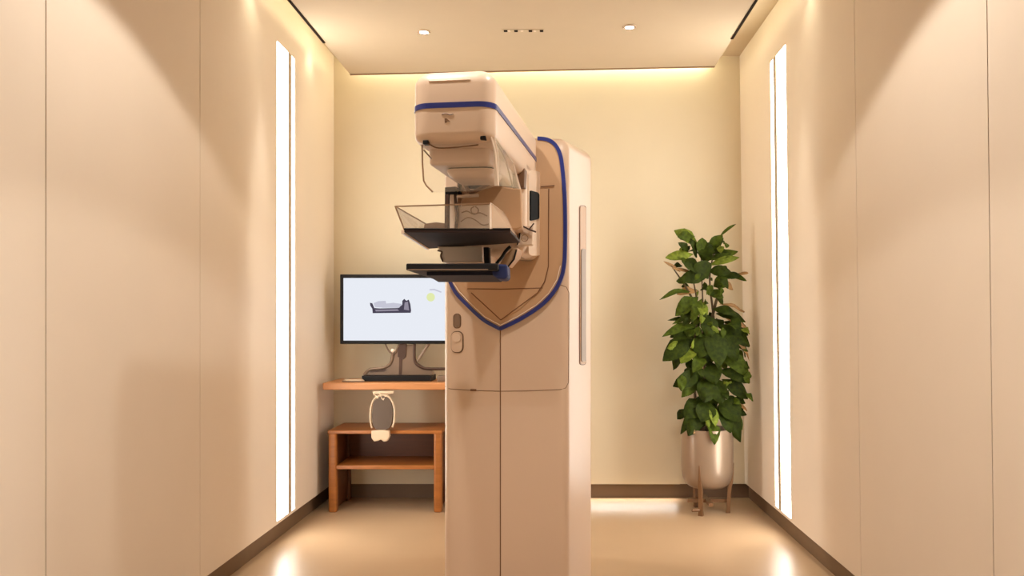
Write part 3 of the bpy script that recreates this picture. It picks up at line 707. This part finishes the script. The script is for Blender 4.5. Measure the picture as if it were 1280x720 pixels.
# leaves read from the photograph: base, tip (pixels), width, depth offset, tone
LV = [((873, 306), (842, 288), 17, 0, 2), ((868, 296), (845, 297), 13, -.02, 1), ((876, 320), (876, 296), 15, -.03, 1), ((871, 322), (862, 297), 10, 0, 0),
      ((886, 316), (903, 291), 13, 0, 1), ((900, 296), (919, 279), 4, .02, 1), ((892, 316), (905, 295), 7, .02, 0), ((880, 330), (884, 304), 18, -.02, 0),
      ((866, 318), (830, 323), 13, -.04, 2), ((860, 315), (846, 303), 9, -.02, 0), ((864, 320), (840, 316), 6, 0, 1),
      ((887, 325), (922, 313), 11, 0, 1), ((886, 332), (923, 320), 9, .0, 2), ((888, 318), (908, 314), 8, -.02, 0),
      ((878, 340), (851, 326), 22, -.05, 0), ((884, 348), (866, 328), 26, -.07, 0), ((880, 349), (848, 346), 18, -.06, 0), ((850, 340), (828, 327), 4, -.03, 3),
      ((885, 338), (912, 340), 14, -.02, 0), ((905, 345), (926, 344), 10, 0, 0), ((922, 344), (945, 341), 4, .02, 3), ((892, 358), (908, 348), 16, 0, 1),
      ((902, 352), (917, 362), 9, .02, 3), ((884, 365), (902, 372), 14, -.02, 1), ((872, 364), (845, 368), 12, -.02, 3), ((866, 366), (822, 372), 8, -.04, 1),
      ((872, 372), (842, 392), 19, -.05, 1), ((876, 374), (860, 402), 12, -.07, 1), ((880, 376), (872, 404), 10, -.08, 2), ((868, 382), (848, 400), 14, -.04, 0),
      ((882, 392), (886, 420), 22, -.05, 0), ((890, 386), (918, 392), 14, -.02, 0), ((895, 392), (930, 402), 13, 0, 0), ((905, 402), (944, 418), 16, 0, 0),
      ((898, 404), (938, 432), 20, -.02, 0), ((872, 408), (825, 416), 12, -.05, 1), ((870, 412), (838, 424), 15, -.05, 0), ((866, 424), (826, 446), 24, -.06, 0),
      ((862, 430), (832, 434), 14, -.04, 2), ((868, 436), (848, 452), 20, -.08, 2), ((884, 414), (870, 446), 26, -.09, 0), ((888, 412), (896, 452), 28, -.09, 0),
      ((895, 412), (918, 448), 22, -.07, 0), ((880, 444), (862, 462), 16, -.07, 1), ((900, 440), (936, 466), 20, -.03, 1), ((886, 452), (890, 478), 22, -.08, 0),
      ((875, 465), (838, 480), 20, -.06, 0), ((872, 472), (850, 494), 14, -.05, 1), ((898, 462), (936, 476), 17, -.03, 0), ((902, 474), (936, 496), 17, -.03, 0),
      ((886, 470), (876, 498), 26, -.09, 0), ((890, 472), (898, 500), 22, -.09, 0), ((880, 498), (852, 518), 24, -.08, 0), ((876, 500), (848, 536), 14, -.06, 0),
      ((880, 505), (856, 538), 22, -.09, 0), ((884, 500), (872, 524), 24, -.1, 0), ((896, 500), (920, 524), 26, -.08, 0), ((902, 502), (922, 548), 18, -.06, 0),
      ((896, 505), (908, 536), 20, -.1, 0), ((880, 504), (880, 530), 8, -.13, 2), ((886, 504), (888, 528), 11, -.14, 2), ((884, 524), (886, 548), 15, -.14, 1),
      ((870, 520), (862, 538), 14, -.11, 3), ((905, 508), (932, 516), 12, -.02, 0), ((910, 514), (926, 534), 14, -.02, 1), ((903, 395), (944, 414), 5, -.02, 3), ((905, 402), (943, 446), 5, -.01, 3),
      ((900, 380), (930, 388), 5, 0, 3), ((868, 395), (838, 404), 6, -.03, 1), ((864, 402), (833, 398), 5, -.03, 0), ((915, 345), (934, 350), 6, .02, 1), ((872, 345), (838, 336), 5, -.02, 3), ((905, 500), (940, 512), 6, 0, 3)]
for b, tp, w, dy, tone in LV:
    B = PP(b[0], b[1], dy*.6+.01); T = PP(tp[0], tp[1], dy-random.uniform(.0, .05))
    leaf(B, T, w*sc*1.05, (random.uniform(-.35, .35), -1, random.uniform(.1, .8)), random.uniform(.0, .2), tone, random.uniform(-.3, .35), random.uniform(0, 1))
def prof(py):
    tab = [(290, 860, 900), (320, 845, 915), (350, 850, 915), (370, 850, 900), (400, 838, 925), (430, 832, 938), (460, 842, 934), (485, 848, 934), (515, 852, 930), (540, 866, 915)]
    for (a, l0, r0), (b, l1, r1) in zip(tab, tab[1:]):
        if a <= py <= b: s = (py-a)/(b-a); return l0+(l1-l0)*s, r0+(r1-r0)*s
    return 860, 900
for i in range(120):
    py = random.choice([random.uniform(305, 380), random.uniform(385, 530), random.uniform(385, 530), random.uniform(395, 520)])
    l, rr_ = prof(py); px = random.uniform(l+6, rr_-6); dy = random.uniform(-.10, .12)
    a = random.uniform(0, 2*PI); out = (px-880)/50
    ln = random.uniform(12, 23)*sc*(.7 if py < 380 else 1)
    B = PP(px, py, dy)
    T = B+Vector((math.cos(a)*.5+out, math.sin(a)*.6-.2, random.uniform(-1.0, .35))).normalized()*ln
    leaf(B, T, ln*random.uniform(.5, .72), (random.uniform(-.5, .5), -1, random.uniform(0, 1)), random.uniform(.1, .5), random.choice([0, 0, 0, 0, 0, 1, 1, 1, 2]), random.uniform(-.3, .3), 1)
obj('foliage', fb, [M['leaf1'], M['leaf2'], M['leaf3'], M['leaf4']], plant, smooth=0)
for p in plant.children:
    if p.name.startswith('foliage'):
        for f in p.data.polygons: f.use_smooth = True

# ------------------------------------------------------------------ world and colour
w = bpy.data.worlds.new('world'); bpy.context.scene.world = w; w.use_nodes = True
w.node_tree.nodes['Background'].inputs[0].default_value = (.9, .7, .5, 1); w.node_tree.nodes['Background'].inputs[1].default_value = .05
vs = bpy.context.scene.view_settings
vs.view_transform = 'Standard'; vs.look = 'None'; vs.gamma = 1; vs.use_curve_mapping = False; vs.exposure = .46
